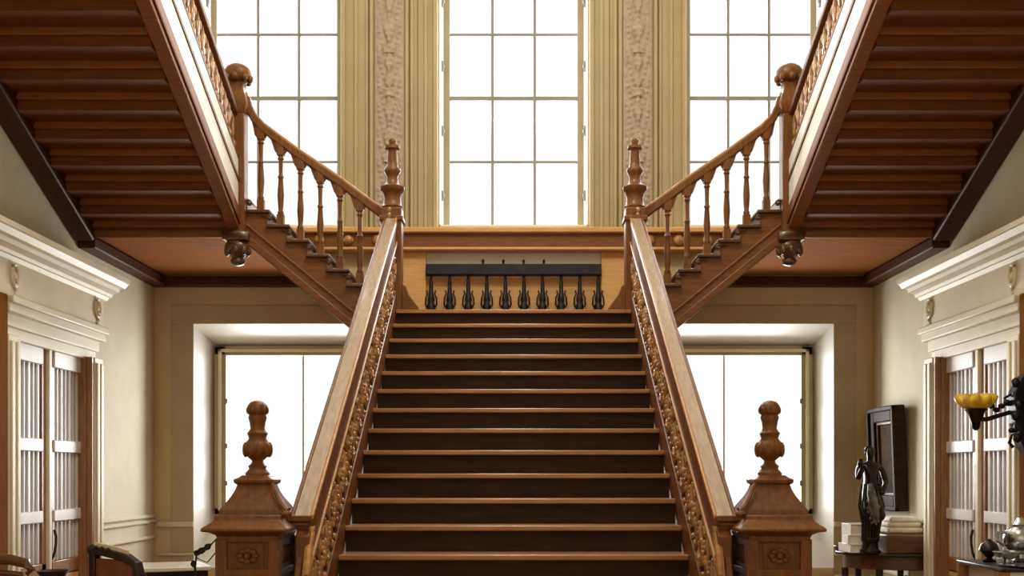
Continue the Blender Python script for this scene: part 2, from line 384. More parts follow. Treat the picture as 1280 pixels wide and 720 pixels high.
for s in (-1,1):
    bl = thing('stair_balustrade', (s*1.14, 5.95, 0), 'carved oak balustrade with polished sloping handrail on the %s of the central stairs' % side(s), 'balustrade', 'balustrades of the central stairs')
    def strip(h0, h1, x0, x1, ya, yb, end=True):
        return MB(s).prism([(ya,zl(ya)+h0),(yb,zl(yb)+h0),(yb,zl(yb)+h1),(ya,zl(ya)+h1)], 'x', x0, x1)
    strip(-.14,.13,1.088,1.17,5.90,10.73).build('base_string', M['oaky'], bl, .008)
    strip(.125,.55,1.125,1.16,5.98,10.73).build('panel_back', M['mahdk'], bl)
    strip(.545,.735,1.092,1.17,6.16,10.73).build('upper_string', M['oaky'], bl, .008)
    strip(.555,.585,1.080,1.10,6.16,10.73).build('bead', M['oaklt'], bl, .006)
    # carved interlaced band
    cv = MB(s); L = 1/cos(math.atan(.5793)); Y = 6.0; per = .18
    N = int((10.7-6.0)/per*12)
    for ph in (0, pi):
        pts = []
        for i in range(N+1):
            y = 6.0+(10.7-6.0)*i/N; h = .337+.145*sin(2*pi*(y-6.0)/per/2+ph)
            pts.append((1.108-.008*cos(2*pi*(y-6.0)/per+ph), y, zl(y)+h))
        cv.tube(pts, .016, 6)
    i = 0
    while Y < 10.66:
        zz = zl(Y)+.337
        cv.ball((1.100,Y,zz), (.022,.030,.034), 8, 6)
        ym = Y+per/2; zm = zl(ym)+.337
        for q in range(6):
            a = q*pi/3+.5; cv.ball((1.102,ym+.040*cos(a),zm+.058*sin(a)), (.020,.017,.021), 7, 5)
        cv.ball((1.094,ym,zm), (.018,.02,.02), 7, 5)
        for hh in (-.185,.185): cv.ball((1.106,Y+.0,zl(Y)+.337+hh), (.018,.030,.020), 7, 5); cv.ball((1.104,ym,zl(ym)+.337+hh*.93), (.018,.020,.024), 7, 5)
        Y += per; i += 1
    cv.build('carved_band', M['carvelt'], bl, angle=80)
    # scroll end in front of the newel
    sc = MB(s)
    sc.prism([(5.90,0.0),(6.17,0.0),(6.28,zl(6.28)+.10),(6.28,zl(6.28)+.74),(6.20,zl(6.2)+.66),(6.10,.80),(6.0,.58),(5.93,.40)], 'x', 1.128, 1.165)
    se = sc.build('scroll_end', M['oak'], bl, .008)
    bd = MB(s); pts = [(1.10,6.26,zl(6.26)+.72),(1.10,6.19,.97),(1.10,6.10,.80),(1.10,6.0,.60),(1.10,5.95,.44)]
    bd.tube(pts, .024, 8)
    for k in range(9): a = 1-k/8; bd.ball((1.095, 5.97+.27*a, .48+.56*a), (.02,.03,.03), 8, 6)
    bd.build('scroll_bead', M['carvelt'], se)
    # handrail: body, inner bead and outer bead
    hr = strip(.727,.795,1.082,1.205,6.22,10.75).build('handrail', M['oaky'], bl, .012)
    strip(.794,.803,1.100,1.184,6.22,10.75).build('rail_top', M['rail'], hr)
    strip(.785,.812,1.080,1.100,6.22,10.75).build('rail_bead', M['oaklt'], hr, .006)
    strip(.785,.808,1.186,1.207,6.22,10.75).build('rail_bead', M['oakx'], hr, .006)

# ------------------------------------------------------------------ big newel posts at the foot
for s in (-1,1):
    nw = thing('newel_post', (s*1.40, 6.31, 0), 'massive carved oak newel with bell cap and urn finial at the %s stair foot' % side(s), 'newel post', 'newel posts at the foot of the stairs')
    x, y = 1.40, 6.28
    pd = MB(s); pd.box(x-.155,x+.155,y-.21,y+.23,0,1.03); pd.box(x-.19,x+.19,y-.25,y+.27,0,.25)
    for (dx) in (-.135,.135):
        pd.box(x+dx-.028,x+dx+.028,y-.228,y-.2,.25,1.0)
        pd.box(x+dx-.028,x+dx+.028,y+.22,y+.248,.25,1.0)
    pd.box(x-.16,x+.16,y-.226,y-.2,.80,.84); pd.box(x-.16,x+.16,y-.226,y-.2,.98,1.02)
    for q in (-1,1):
        for dy in (-.19,.21): pd.box(x+q*.15-.022,x+q*.15+.022,y+dy-.03,y+dy+.03,.25,1.0)
        pd.box(x+q*.15-.018,x+q*.15+.018,y-.2,y+.22,.80,.84)
    p = pd.build('pedestal', M['oak'], nw, .008)
    for cz in (.91,.62):
        cp = MB(s); cp.box(x-.085,x+.085,y-.216,y-.208,cz-.06,cz+.06)
        for k in range(8):
            a = k*pi/4; cp.ball((x+.04*cos(a), y-.222, cz+.03*sin(a)), (.022,.012,.016), 8, 6)
        cp.ball((x,y-.226,cz), (.02,.016,.02), 8, 6)
        cp.build('carved_panel', M['oaky'], p, angle=80)
        cp = MB(s)
        for k in range(5): cp.ball((x-.16, y-.12+.065*k, cz), (.014,.03,.05), 8, 6)
        cp.build('carved_panel', M['oaky'], p, angle=80)
    cap = MB(s)
    def ring(z, r, sq=True): return (z, r)
    cap.lathe([(.99,.16),(1.02,.17),(1.036,.20),(1.042,.228),(1.058,.228),(1.07,.21),(1.09,.185),(1.10,.176),(1.125,.174)], x, y+.01, sq=True, ay=1.35)
    c = cap.build('cap', M['oak'], nw, .006)
    bell = MB(s)
    bell.lathe([(1.12,.172),(1.15,.168),(1.165,.158),(1.19,.140),(1.22,.118),(1.255,.100),(1.285,.090),(1.292,.104),(1.312,.108),(1.322,.085),(1.335,.07)], x, y+.02, sq=True)
    bell.build('bell_roof', M['oak'], nw, .004, angle=25)
    br = MB(s)
    for q in (-1,):
        pts = [(x+q*.105,y-.10,1.29),(x+q*.13,y-.12,1.24),(x+q*.165,y-.15,1.18),(x+q*.20,y-.17,1.145),(x+q*.215,y-.17,1.165)]
        br.tube(pts, [.010,.013,.017,.014,.008], 7)
        br.ball((x+q*.195,y-.17,1.13),(.03,.03,.022),8,6)
    br.build('corner_scroll', M['oak'], nw)
    fn = MB(s)
    fn.lathe([(1.33,.062),(1.345,.066),(1.355,.058),(1.37,.045),(1.385,.050),(1.40,.033),(1.415,.030),(1.43,.048),(1.455,.072),(1.475,.080),(1.495,.078),(1.515,.062),(1.535,.046),(1.55,.050),(1.565,.056),(1.575,.047),(1.59,.038),(1.625,.043),(1.65,.050),(1.665,.045),(1.672,.056),(1.705,.057),(1.72,.050),(1.735,.036),(1.743,.012)], x, y+.02, 24)
    for k in range(10):
        a = 2*pi*k/10; fn.ball((x+.066*cos(a), y+.02+.066*sin(a), 1.475), (.018,.018,.042), 7, 6); fn.ball((x+.05*cos(a), y+.02+.05*sin(a), 1.69), (.013,.013,.022), 7, 5)
    fn.build('finial', M['oak'], nw, angle=60)
    # bracket ledge joining the handrail to the cap
    lb = MB(s); lb.box(1.09,1.25,6.18,6.34,1.085,1.12); lb.box(1.10,1.24,6.20,6.33,1.06,1.085); lb.build('rail_ledge', M['oak'], nw, .008)

# ------------------------------------------------------------------ newels on the landing
for s in (-1,1):
    nw = thing('landing_newel', (s*1.14, 10.82, 2.5), 'slim oak newel with tall turned spire where the %s handrail meets the landing' % side(s), 'newel post', 'newels at the head of the central stairs')
    x, y = 1.14, 10.83
    p = MB(s); p.box(x-.095,x+.095,y-.095,y+.095,2.50,3.83); p.box(x-.11,x+.11,y-.11,y+.11,3.70,3.75); p.build('post', M['oak'], nw, .01)
    fn = MB(s); fn.lathe([(3.82,.09),(3.85,.10),(3.865,.085),(3.93,.078),(3.98,.088),(4.00,.113),(4.035,.116),(4.05,.085),(4.07,.06),(4.12,.05),(4.15,.06),(4.18,.08),(4.205,.076),(4.225,.055),(4.26,.05),(4.36,.042),(4.385,.045),(4.395,.07),(4.42,.068),(4.43,.03),(4.445,.032),(4.47,.040),(4.49,.028),(4.50,.008)], x, y, 20)
    fn.build('finial', M['oak'], nw, angle=50)
    br = MB(s); br.prism([(x-.09,2.86),(x-.27,2.86),(x-.25,2.90),(x-.16,3.02),(x-.13,3.10),(x-.09,3.14)], 'y', 10.79, 10.86)
    br.build('foot_bracket', M['oak'], nw, .01)
    dr = MB(s)
    for k in range(7): dr.ball((x+.02, y-.10, 3.80-.05*k), (.022,.018,.03), 8, 6)
    dr.build('carved_drop', M['carvelt'], nw)

# ------------------------------------------------------------------ short side flights
def XN(n): return 1.173+.187*(n-1)
def ZN(n): return LZ+.1393*n
CL = 3.97
RAILP = [(1.225,3.785),(1.627,4.085),(2.036,4.362),(2.36,4.60),(2.45,4.70),(2.50,4.80),(2.53,4.90)]
def railz(X):
    for (a,b),(c,d) in zip(RAILP, RAILP[1:]):
        if a <= X <= c: return b+(d-b)*(X-a)/(c-a)
    return RAILP[-1][1]
def botz(X): return 3.50-.818*(2.483-X)
for s in (-1,1):
    st = thing('side_staircase', (s*1.9, 10.9, 2.45), 'short oak flight climbing %s from the landing to the corner landing' % ('rightwards' if s > 0 else 'leftwards'), 'staircase', 'short side flights')
    for n in range(1, 8):
        MB(s).box(XN(n)+(.07 if n == 1 else 0),XN(n+1)+.035,10.83,13.299,ZN(n)-.034,ZN(n)).build('tread', M['walnut'], st, .01)
    for n in range(2, 9):
        MB(s).box(XN(n)+.03,XN(n)+.05,10.90,13.19,ZN(n-1),ZN(n)-.034).build('riser', M['oak'], st)
    poly = [(1.237,botz(1.237)),(2.53,botz(2.53)),(2.53,CL-.03)]
    for n in range(8, 1, -1): poly += [(XN(n)+.03,ZN(n)-.034),(XN(n)+.03,ZN(n-1)-.034)]
    poly += [(1.237,ZN(1)-.034)]
    fs_ = MB(s).prism(poly, 'y', 10.87, 10.91).build('front_string', M['oakx'], st, smooth=False)
    m = MB(s); m.prism([(1.237,botz(1.237)-.02),(2.56,botz(2.56)-.02),(2.56,botz(2.56)+.075),(1.237,botz(1.237)+.075)], 'y', 10.845, 10.875)
    m.build('string_moulding', M['oakx'], fs_, .01)
    m = MB(s); m.prism([(1.237,botz(1.237)+.15),(2.56,botz(2.56)+.15),(2.56,botz(2.56)+.175),(1.237,botz(1.237)+.175)], 'y', 10.855, 10.875)
    m.build('string_moulding', M['mahlt'], fs_, .006)
    sf = MB(s).prism([(1.237,botz(1.237)),(2.53,botz(2.53)),(2.53,botz(2.53)+.03),(1.237,botz(1.237)+.03)], 'y', 10.911, 13.19)
    sf.build('soffit', M['mah'], st)
    for n in range(2, 9):
        b = MB(s); cx, cz = XN(n)+.015, ZN(n)-.062
        pts = [(cx+.07,10.855,cz+.012),(cx+.03,10.855,cz+.004),(cx,10.852,cz+.006)]
        for q in range(10):
            a = pi*.5+q*.62; r = .028-.0021*q; pts.append((cx-.004+r*cos(a),10.850,cz-.018+r*sin(a)))
        b.tube(pts, .010, 6); b.ball((cx-.006,10.85,cz-.02),(.016,.016,.016),8,6)
        b.build('tread_bracket', M['walnut'], st)
    # balustrade
    bl = thing('side_balustrade', (s*1.9, 10.9, LZ), 'oak handrail on turned balusters along the short %s flight' % side(s), 'balustrade', 'balustrades of the short side flights')
    h = MB(s)
    rp = [(a,10.9,b) for a,b in RAILP]
    h.tube(rp, 0, w=.075, h=.075, up=(0,1,0)); h.build('handrail', M['oak'], bl, .012)
    h = MB(s); h.tube([(a,10.9,b+.045) for a,b in RAILP], 0, w=.03, h=.05, up=(0,1,0)); h.build('rail_cap', M['oaklt'], bl, .008)
    for n in range(2, 8):
        X = XN(n)+.095; z0 = ZN(n); z1 = railz(X)-.035; H = z1-z0
        b = MB(s)
        b.lathe([(z0,.033),(z0+.10,.033)], X, 10.9, sq=True)
        b.lathe([(z0+.10,.024),(z0+.12,.032),(z0+.14,.022),(z0+.18,.026),(z0+.28,.033),(z0+.36,.028),(z0+.44,.021),(z0+.455,.030),(z0+.475,.020),(z0+H*.66,.019),(z0+H*.80,.022),(z1-.14,.022),(z1-.13,.032),(z1-.115,.024),(z1-.09,.030)], X, 10.9, 12)
        b.lathe([(z1-.095,.034),(z1+.02,.034)], X, 10.9, sq=True)
        for q in (-1,1):
            zz = railz(X+q*.09)-.04
            b.prism([(X+q*.03,z1-.09),(X+q*.055,z1-.055),(X+q*.09,zz-.012),(X+q*.09,zz+.012),(X+q*.03,z1+.02)], 'y', 10.88, 10.92)
        b.build('baluster', M['oak'], bl, angle=50)

# ------------------------------------------------------------------ corner newels, corner landings and upper flights
def zb(Y): return 3.60+.40*(10.85-Y)
for s in (-1,1):
    x, y = 2.60, 10.86
    nw = thing('corner_newel', (s*x, y, 3.29), 'thick oak corner newel with mushroom head and carved drop below, %s side' % side(s), 'newel post', 'newels at the corner landings')
    p = MB(s); p.box(x-.08,x+.08,y-.08,y+.08,3.60,4.72)
    p.lathe([(4.72,.08),(4.80,.105),(4.86,.10),(4.92,.075),(4.98,.062),(5.03,.07)], x, y, sq=True)
    p.build('post', M['oak'], nw, .008)
    h = MB(s); h.lathe([(5.01,.065),(5.04,.095),(5.06,.118),(5.10,.125),(5.14,.122),(5.17,.10),(5.195,.06),(5.21,.01)], x, y, 20)
    for k in range(8): a = 2*pi*k/8; h.ball((x+.115*cos(a),y+.115*sin(a),5.06),(.03,.03,.04),8,6)
    h.build('head', M['oak'], nw, angle=60)
    d = MB(s); d.lathe([(3.53,.115),(3.60,.125),(3.62,.10)], x, y, sq=True)
    d.lathe([(3.30,.02),(3.315,.06),(3.35,.07),(3.37,.055),(3.39,.07),(3.43,.105),(3.47,.125),(3.50,.115),(3.53,.10)], x, y, 18)
    for k in range(8): a = 2*pi*k/8; d.ball((x+.10*cos(a),y+.10*sin(a),3.44),(.03,.03,.05),8,6)
    d.build('drop', M['walnut'], nw, angle=60)
    # corner landing
    cl = thing('corner_landing', (s*3.35, 12.0, 3.6), 'wooden corner landing in the %s back corner with reddish boarded underside' % side(s), 'landing', 'corner landings')
    MB(s).box(2.53,4.14,10.95,13.19,3.615,CL).build('deck', M['deck'], cl)
    b = MB(s); b.box(2.70,4.14,10.86,10.94,3.60,3.80); b.build('fascia', M['deck'], cl)
    b = MB(s); b.box(2.70,3.95,10.83,10.87,3.565,3.63); b.build('fascia_lip', M['mahlt'], cl, .015)
    # upper flight
    up = thing('upper_staircase', (s*3.35, 10.8, 3.6), 'upper flight with reddish stepped underside climbing forward along the %s wall' % side(s), 'staircase', 'upper flights')
    J = 13; g = .33
    for j in range(J):
        ya = 10.82-g*j; yb = ya-g; zu = zb(ya)+.075+.02
        MB(s).box(2.681,3.949,yb+.001,ya,zu,zu+.32).build('step', M['mah'], up)
        # riser board under the next, higher step, with its lip
        r = MB(s); r.box(2.681,3.949,ya-.024,ya-.001,zu-.035,zu); r.box(2.681,3.949,ya-.036,ya-.002,zu-.055,zu+.055)
        r.build('riser_lip', M['mahlt'], up, .010)
    ye = 10.82-g*J
    def str_(h0, h1, x0, x1, ya, yb): return MB(s).prism([(ya,zb(ya)+h0),(yb,zb(yb)+h0),(yb,zb(yb)+h1),(ya,zb(ya)+h1)], 'x', x0, x1)
    str_(0,.225,2.57,2.68,10.775,ye).build('inner_string', M['mahlt'], up, .012)
    str_(.05,.09,2.555,2.575,10.775,ye).build('string_bead', M['mah'], up, .006)
    str_(.225,.44,2.575,2.66,10.775,ye).build('glare_panel', M['bright'], up, label='string panel with window glare painted in white')
    str_(.44,.485,2.565,2.67,10.775,ye).build('string_fillet', M['oak'], up, .006)
    str_(.485,.655,2.575,2.66,10.775,ye).build('glare_panel', M['bright'], up, label='string panel with window glare painted in white')
    str_(-.06,.34,3.95,4.149,10.86,ye).build('wall_string', M['mahdk'], up, .015)
    str_(.06,.12,3.93,3.955,10.84,ye).build('string_bead', M['mahdk'], up, .01)
    ub = thing('upper_balustrade', (s*2.62, 10.7, 4.4), 'carved openwork balustrade along the %s upper flight' % side(s), 'balustrade', 'balustrades of the upper flights')
    str_(.655,.69,2.57,2.67,10.775,ye).build('base_rail', M['oak'], ub, .008)
    str_(1.06,1.13,2.575,2.675,10.775,ye).build('handrail', M['oak'], ub, .015)
    y0 = 10.70; k = 0
    while y0 > ye+.15:
        b = MB(s); pa = []; pb_ = []
        for i in range(11):
            q = i/10; hh = .69+.37*q; w = .052*sin(pi*q); yy = y0-.05+.10*q
            pa.append((2.622, yy+w, zb(yy)+hh)); pb_.append((2.632, yy-w*.9+.03*sin(2*pi*q), zb(yy)+hh))
        b.tube(pa, [.010+.010*sin(pi*i/10) for i in range(11)], 6); b.tube(pb_, [.009+.007*sin(pi*i/10) for i in range(11)], 6)
        b.ball((2.61, y0, zb(y0)+.875), (.016,.028,.07), 7, 6)
        b.ball((2.612, y0+.06, zb(y0)+.76), (.016,.03,.045), 7, 6); b.ball((2.612, y0-.06, zb(y0)+1.0), (.016,.03,.045), 7, 6)
        b.build('baluster', M['carvelt'], ub, angle=80); y0 -= .15

# ------------------------------------------------------------------ radiator under the centre window
rd = thing('radiator', (0, 13.2, LZ), 'black iron radiator with flat top bar and slim dark spindles under the centre window', 'radiator')
b = MB(); b.box(-1.0,1.0,13.12,13.25,3.61,3.735); b.build('top_bar', M['iron'], rd, .01)
MB().box(-1.0,1.0,13.14,13.24,3.14,3.20).build('base_rail', M['iron'], rd, .01)
for k in range(10):
    x = -.944+.2126*k
    b = MB(); b.lathe([(LZ,.03),(2.93,.03),(3.0,.035),(3.14,.03),(3.20,.04),(3.27,.046),(3.30,.030),(3.33,.040),(3.38,.034),(3.42,.024),(3.50,.022),(3.56,.016),(3.61,.014)], x, 13.19, 12)
    for q in (-1,1): b.tube([(x+q*.03,13.19,3.22),(x+q*.065,13.19,3.28),(x+q*.06,13.19,3.36),(x+q*.04,13.19,3.40),(x+q*.05,13.19,3.44)], .009, 6)
    b.build('spindle', M['iron'], rd, angle=60)
for k in range(4):
    x = -.35+.232*k
    MB().lathe([(3.735,.015),(3.76,.010),(3.78,.018),(3.80,.004)], x, 13.2, 8).build('stud', M['iron'], rd)

# ------------------------------------------------------------------ right side: console, books, statue, picture
ct = thing('console_table', (3.72, 11.75, 0), 'dark half-round console table with raised box top by the right wall', 'table')
def halfround(z0, z1, r, cy, sc=1.0):
    pts = []
    for k in range(25):
        a = pi/2+pi*k/24; pts.append((4.13+r*cos(a), cy+sc*r*sin(a)))
    return MB().prism(pts, 'z', z0, z1)
halfround(.525,.555,.84,11.75,.62).build('top', M['ebony'], ct, .008)
halfround(.39,.524,.76,11.75,.60).build('apron', M['walnut'], ct, .006)
MB().box(3.66,4.12,11.30,12.15,.556,.74).build('raised_box', M['walnut'], ct, .012)
for (x, y) in ((3.38,11.75),(3.62,11.4),(3.62,12.1),(4.08,11.32),(4.08,12.15)):
    MB().lathe([(0,.02),(.03,.03),(.06,.022),(.20,.028),(.34,.036),(.39,.036)], x, y, 12).build('leg', M['ebony'], ct)
zz = .556
for k, (w, d, h, r, m) in enumerate(((.24,.30,.085,.1,'paper'),(.22,.28,.09,-.08,'paper'),(.20,.26,.11,.05,'paper'))):
    nm = ('lowest','middle','topmost')[k]
    bk = thing('book', (3.46,11.62,zz), 'thick pale book, %s of the white pile on the left of the console table' % nm, 'book', 'pale books on the console ledge')
    R = Matrix.Translation((3.46,11.62,0)) @ Matrix.Rotation(r,4,'Z') @ Matrix.Translation((-3.46,-11.62,0))
    MB().box(3.46-w/2,3.46+w/2,11.62-d/2,11.62+d/2,zz+.008,zz+h-.008).xf(R).build('pages', M['paper'], bk)
    c = MB(); w2, d2 = w/2+.008, d/2+.008
    c.box(3.46-w2,3.46+w2,11.62-d2,11.62+d2,zz,zz+.008); c.box(3.46-w2,3.46+w2,11.62-d2,11.62+d2,zz+h-.008,zz+h); c.box(3.46-w2,3.46-w2+.008,11.62-d2,11.62+d2,zz,zz+h)
    c.xf(R).build('cover', M['marble'], bk, .003); zz += h
zz = .741
for k, (w, d, h, m) in enumerate(((.36,.40,.06,'linen'),(.34,.36,.05,'linen'),(.30,.34,.055,'paper'))):
    nm = ('lowest','middle','topmost')[k]
    o = MB().box(3.93-w/2,3.93+w/2,11.74-d/2,11.74+d/2,zz,zz+h).build('folded_cloth', M[m], None, .022)
    tag(o, 'pale folded cloth, %s of the pile on the raised box behind the bronze figure' % nm, 'cloth', 'folded cloths on the console'); zz += h+.001
o = MB().lathe([(.556,.05),(.565,.075),(.60,.09),(.605,.085),(.575,.06),(.572,.0)], 3.385, 11.86, 16).build('dish', M['walnut'])
tag(o, 'small brown dish at the left end of the console table', 'dish')
# bronze figure: one continuous robed body, right arm raised to a jar on the shoulder
sx, sy, sz = 3.535, 11.42, .556
sg = thing('bronze_statue', (sx,sy,sz), 'dark bronze figure of a robed woman with silvery beads for highlights, standing on the console table', 'statue')
MB().lathe([(sz,.10),(sz+.03,.10),(sz+.045,.08),(sz+.10,.075),(sz+.13,.09),(sz+.15,.09)], sx, sy, 18).build('plinth', M['bronze'], sg, .004)
me = bpy.data.meshes.new('body')
z0 = sz+.14; G = 1.19
P = [((0,0,.0),(.070,.068)),((.01,0,.12),(.075,.07)),((.015,0,.26),(.108,.085)),((.0,0,.38),(.104,.08)),((0,0,.47),(.076,.06)),((0,0,.54),(.086,.06)),((.0,0,.60),(.072,.05)),((0,0,.645),(.027,.027)),((0,-.005,.68),(.030,.032)),((0,-.01,.72),(.043,.048)),((0,-.005,.765),(.032,.036)),
     ((-.095,0,.60),(.032,.032)),((-.115,-.05,.50),(.028,.028)),((-.085,-.075,.595),(.024,.024)),((.095,0,.595),(.032,.032)),((.125,-.03,.47),(.030,.030)),((.06,-.115,.37),(.026,.026)),((.11,.0,.16),(.055,.05))]
E = [(0,1),(1,2),(2,3),(3,4),(4,5),(5,6),(6,7),(7,8),(8,9),(9,10),(6,11),(11,12),(12,13),(6,14),(14,15),(15,16),(2,17)]
P = [(tuple(q*G for q in p), tuple(q*G*.92 for q in r)) for p, r in P]
me.from_pydata([p for p,_ in P], E, [])
bo = bpy.data.objects.new('body', me); C.objects.link(bo); bo.parent = sg; bo.location = (0,0,.14); me.materials.append(M['bronze'])
md = bo.modifiers.new('skin','SKIN'); md.use_smooth_shade = True
for i,(_,r) in enumerate(P): me.skin_vertices[0].data[i].radius = r
me.skin_vertices[0].data[0].use_root = True
md = bo.modifiers.new('sub','SUBSURF'); md.levels = md.render_levels = 2
def SP(x,y,z): return (sx+x*G, sy+y*G, z0+z*G)
b = MB(); b.ball(SP(0,.022,.733),(.055,.050,.054),10,8); b.ball(SP(0,.066,.72),(.03,.03,.03),8,6); b.build('hair', M['bronze'], sg)
b = MB(); b.ball(SP(-.010,-.056,.708),(.008,.012,.014),6,5)
for q in (-1,1): b.ball(SP(q*.016,-.052,.727),(.007,.006,.005),6,5)
b.ball(SP(0,-.052,.690),(.014,.007,.005),6,5); b.build('face', M['bronze'], sg)
b = MB(); b.lathe([(SP(0,0,.59)[2],.012),(SP(0,0,.60)[2],.03),(SP(0,0,.63)[2],.034),(SP(0,0,.65)[2],.018),(SP(0,0,.665)[2],.026)], SP(-.105,0,0)[0], SP(0,-.085,0)[1], 12); b.build('jar', M['bronze'], sg)
b = MB()
b.tube([SP(.02,-.098,.14),SP(.0,-.104,.26),SP(-.02,-.10,.38),SP(-.03,-.085,.46)], [.03,.05,.045,.02], 10)
for k in range(30):
    a = k*2.4; w_ = .055*(1-abs(k-13)/19); b.ball(SP(-.005-.0008*k+w_*cos(a), -.118+.012*sin(a), .13+.011*k), (.011,.012,.017), 6, 5)
b.build('glints', M['dullsilver'], sg, label='silvery beads added as highlights on the robe')  # grey beads added to stand for highlights on the bronze
b = MB()
for k in range(11):
    a = pi*.95+pi*1.1*k/10; b.tube([SP(.062*cos(a),.062*sin(a),.0),SP(.01+.070*cos(a),.066*sin(a),.12),SP(.012+.102*cos(a),.082*sin(a),.27),SP(.07*cos(a),.058*sin(a),.46)], [.013,.012,.011,.005], 6)
b.build('robe_folds', M['bronze'], sg)
# little white figurine by the door surround
b = MB(); b.lathe([(.556,.045),(.57,.05),(.585,.035),(.62,.03),(.66,.045),(.70,.05),(.74,.035),(.77,.022),(.80,.03),(.82,.02),(.835,.004)], 4.06, 11.24, 16)
tag(b.build('vase', M['marble']), 'small white vase at the right end of the console, against the door surround', 'vase')
# picture leaning forward from the wall
pf = thing('picture_frame', (4.06, 12.5, .94), 'dark heavy framed picture tilted forward on the right wall above the console', 'picture')
T = Matrix.Translation((4.14,0,.95)) @ Matrix.Rotation(math.radians(-2.2),4,'Y') @ Matrix.Translation((-4.14,0,-.95))
fr = MB(); y0,y1,zA,zB,w = 12.06,12.95,.95,2.07,.16
for (a,b_,c,d) in ((y0,y0+w,zA,zB),(y1-w,y1,zA,zB),(y0+w,y1-w,zA,zA+w),(y0+w,y1-w,zB-w,zB)): fr.box(4.03,4.138,a,b_,c,d)
for (a,b_,c,d) in ((y0,y0+.05,zA,zB),(y1-.05,y1,zA,zB),(y0,y1,zA,zA+.05),(y0,y1,zB-.05,zB)): fr.box(4.0,4.04,a,b_,c,d)
fr.xf(T).build('frame', M['frame'], pf, .012)
sl = MB()
for (a,b_,c,d) in ((y0+w,y0+w+.03,zA+w,zB-w),(y1-w-.03,y1-w,zA+w,zB-w),(y0+w,y1-w,zA+w,zA+w+.03),(y0+w,y1-w,zB-w-.03,zB-w)): sl.box(4.06,4.09,a,b_,c,d)
sl.xf(T).build('slip', M['walnut'], pf, .004)
MB().box(4.09,4.10,y0+w,y1-w,zA+w,zB-w).xf(T).build('canvas', M['canvas'], pf)

# ------------------------------------------------------------------ wall sconce with yellow glass flower
sc = thing('wall_sconce', (3.97, 9.02, 1.5), 'black iron wall bracket holding a yellow flower-shaped glass shade on the right pier', 'lamp')
b = MB(); b.prism([(3.97,1.50),(3.93,1.55),(3.90,1.62),(3.90,1.70),(3.87,1.74),(3.88,1.82),(3.86,1.90),(3.87,1.98),(3.90,2.03),(3.91,2.08),(3.97,2.12)], 'y', 8.88, 9.02)
for k in range(6): b.ball((3.89+.02*sin(k*2.3),8.90+.02*sin(k*2),1.62+.085*k),(.035,.04,.04),8,6)
b.build('back_plate', M['iron'], sc, .01)
b = MB(); b.tube([(3.93,8.97,1.80),(3.86,8.97,1.82),(3.76,8.97,1.79),(3.68,8.97,1.765),(3.62,8.97,1.77)], .018, 8)
b.tube([(3.93,8.97,1.92),(3.87,8.97,1.96),(3.82,8.97,1.93),(3.83,8.97,1.88),(3.87,8.97,1.88)], .012, 7)
b.tube([(3.93,8.97,1.66),(3.88,8.97,1.64),(3.86,8.97,1.58),(3.89,8.97,1.55)], .014, 7)
for (x,z) in ((3.80,1.87),(3.76,1.84),(3.72,1.87),(3.84,1.90),(3.88,1.68)): b.ball((x,8.97,z),(.03,.025,.022),8,6)
b.build('arm', M['iron'], sc, angle=60)
lx, ly = 3.60, 8.97
MB().lathe([(1.68,.012),(1.70,.03),(1.74,.035),(1.78,.05),(1.82,.065),(1.845,.09),(1.85,.05)], lx, ly, 16).build('holder', M['bronze'], sc, angle=60)
b = MB(); rings = []
for z, r, w in ((1.845,.06,0),(1.86,.105,.05),(1.89,.140,.09),(1.925,.150,.12),(1.945,.135,.12),(1.955,.105,.12),(1.94,.07,.1),(1.925,.03,0)):
    rings.append([(lx+r*(1+w*cos(10*a))*cos(a), ly+r*(1+w*cos(10*a))*sin(a), z+.012*cos(10*a)*w*8) for a in [2*pi*k/60 for k in range(60)]])
b.loft(rings); b.build('shade', M['yellow'], sc, angle=70)
b = MB()
for k in range(14):
    a = k*2.4; r = .02+.006*k; b.ball((lx+r*cos(a),ly+r*sin(a),1.945+.008*sin(k*3)),(.022,.022,.018),7,5)
b.build('flower_heart', M['yellow'], sc)

# ------------------------------------------------------------------ silver table, bottom right
tb = thing('side_table', (3.25, 7.15, 0), 'small brown table with a dark edged top carrying silver in the bottom right corner', 'table')
MB().box(2.86,3.75,6.75,7.45,.765,.79).build('top', M['ebony'], tb, .008)
MB().box(2.92,3.70,6.80,7.40,.66,.764).build('apron', M['marble'], tb, .006)
for (x,y) in ((2.89,6.79),(2.89,7.41),(3.72,6.79),(3.72,7.41)):
    MB().lathe([(0,.02),(.05,.026),(.1,.018),(.5,.026),(.65,.034),(.764,.034)], x, y, 12).build('leg', M['doorb'], tb)
o = MB().lathe([(.79,.05),(.80,.055),(.81,.02),(.825,.02),(.84,.06),(.87,.085),(.875,.078),(.85,.05),(.84,.0)], 2.99, 6.98, 18).build('silver_bowl', M['silver']); tag(o, 'small silver bowl nearest the front edge of the corner table', 'bowl')
o = MB().lathe([(.79,.04),(.80,.045),(.815,.015),(.83,.03),(.865,.062),(.90,.05),(.925,.02),(.935,.006)], 2.98, 7.22, 18).build('lidded_pot', M['bronze']); tag(o, 'round dark lidded pot at the back of the corner table', 'pot')
u = thing('silver_urn', (3.12,7.1,.79), 'tall tarnished silver urn cut by the right picture edge', 'urn')
MB().lathe([(.79,.075),(.81,.08),(.825,.035),(.85,.03),(.88,.08),(.94,.10),(.99,.085),(1.02,.045),(1.03,.05),(1.05,.03),(1.07,.02),(1.08,.005)], 3.12, 7.1, 20).build('body', M['silver'], u, angle=60)
for q in (-1,1): MB().tube([(3.12+q*.08,7.1,.98),(3.12+q*.13,7.1,.98),(3.12+q*.14,7.1,.93),(3.12+q*.095,7.1,.90)], .010, 8).build('handle', M['silver'], u)
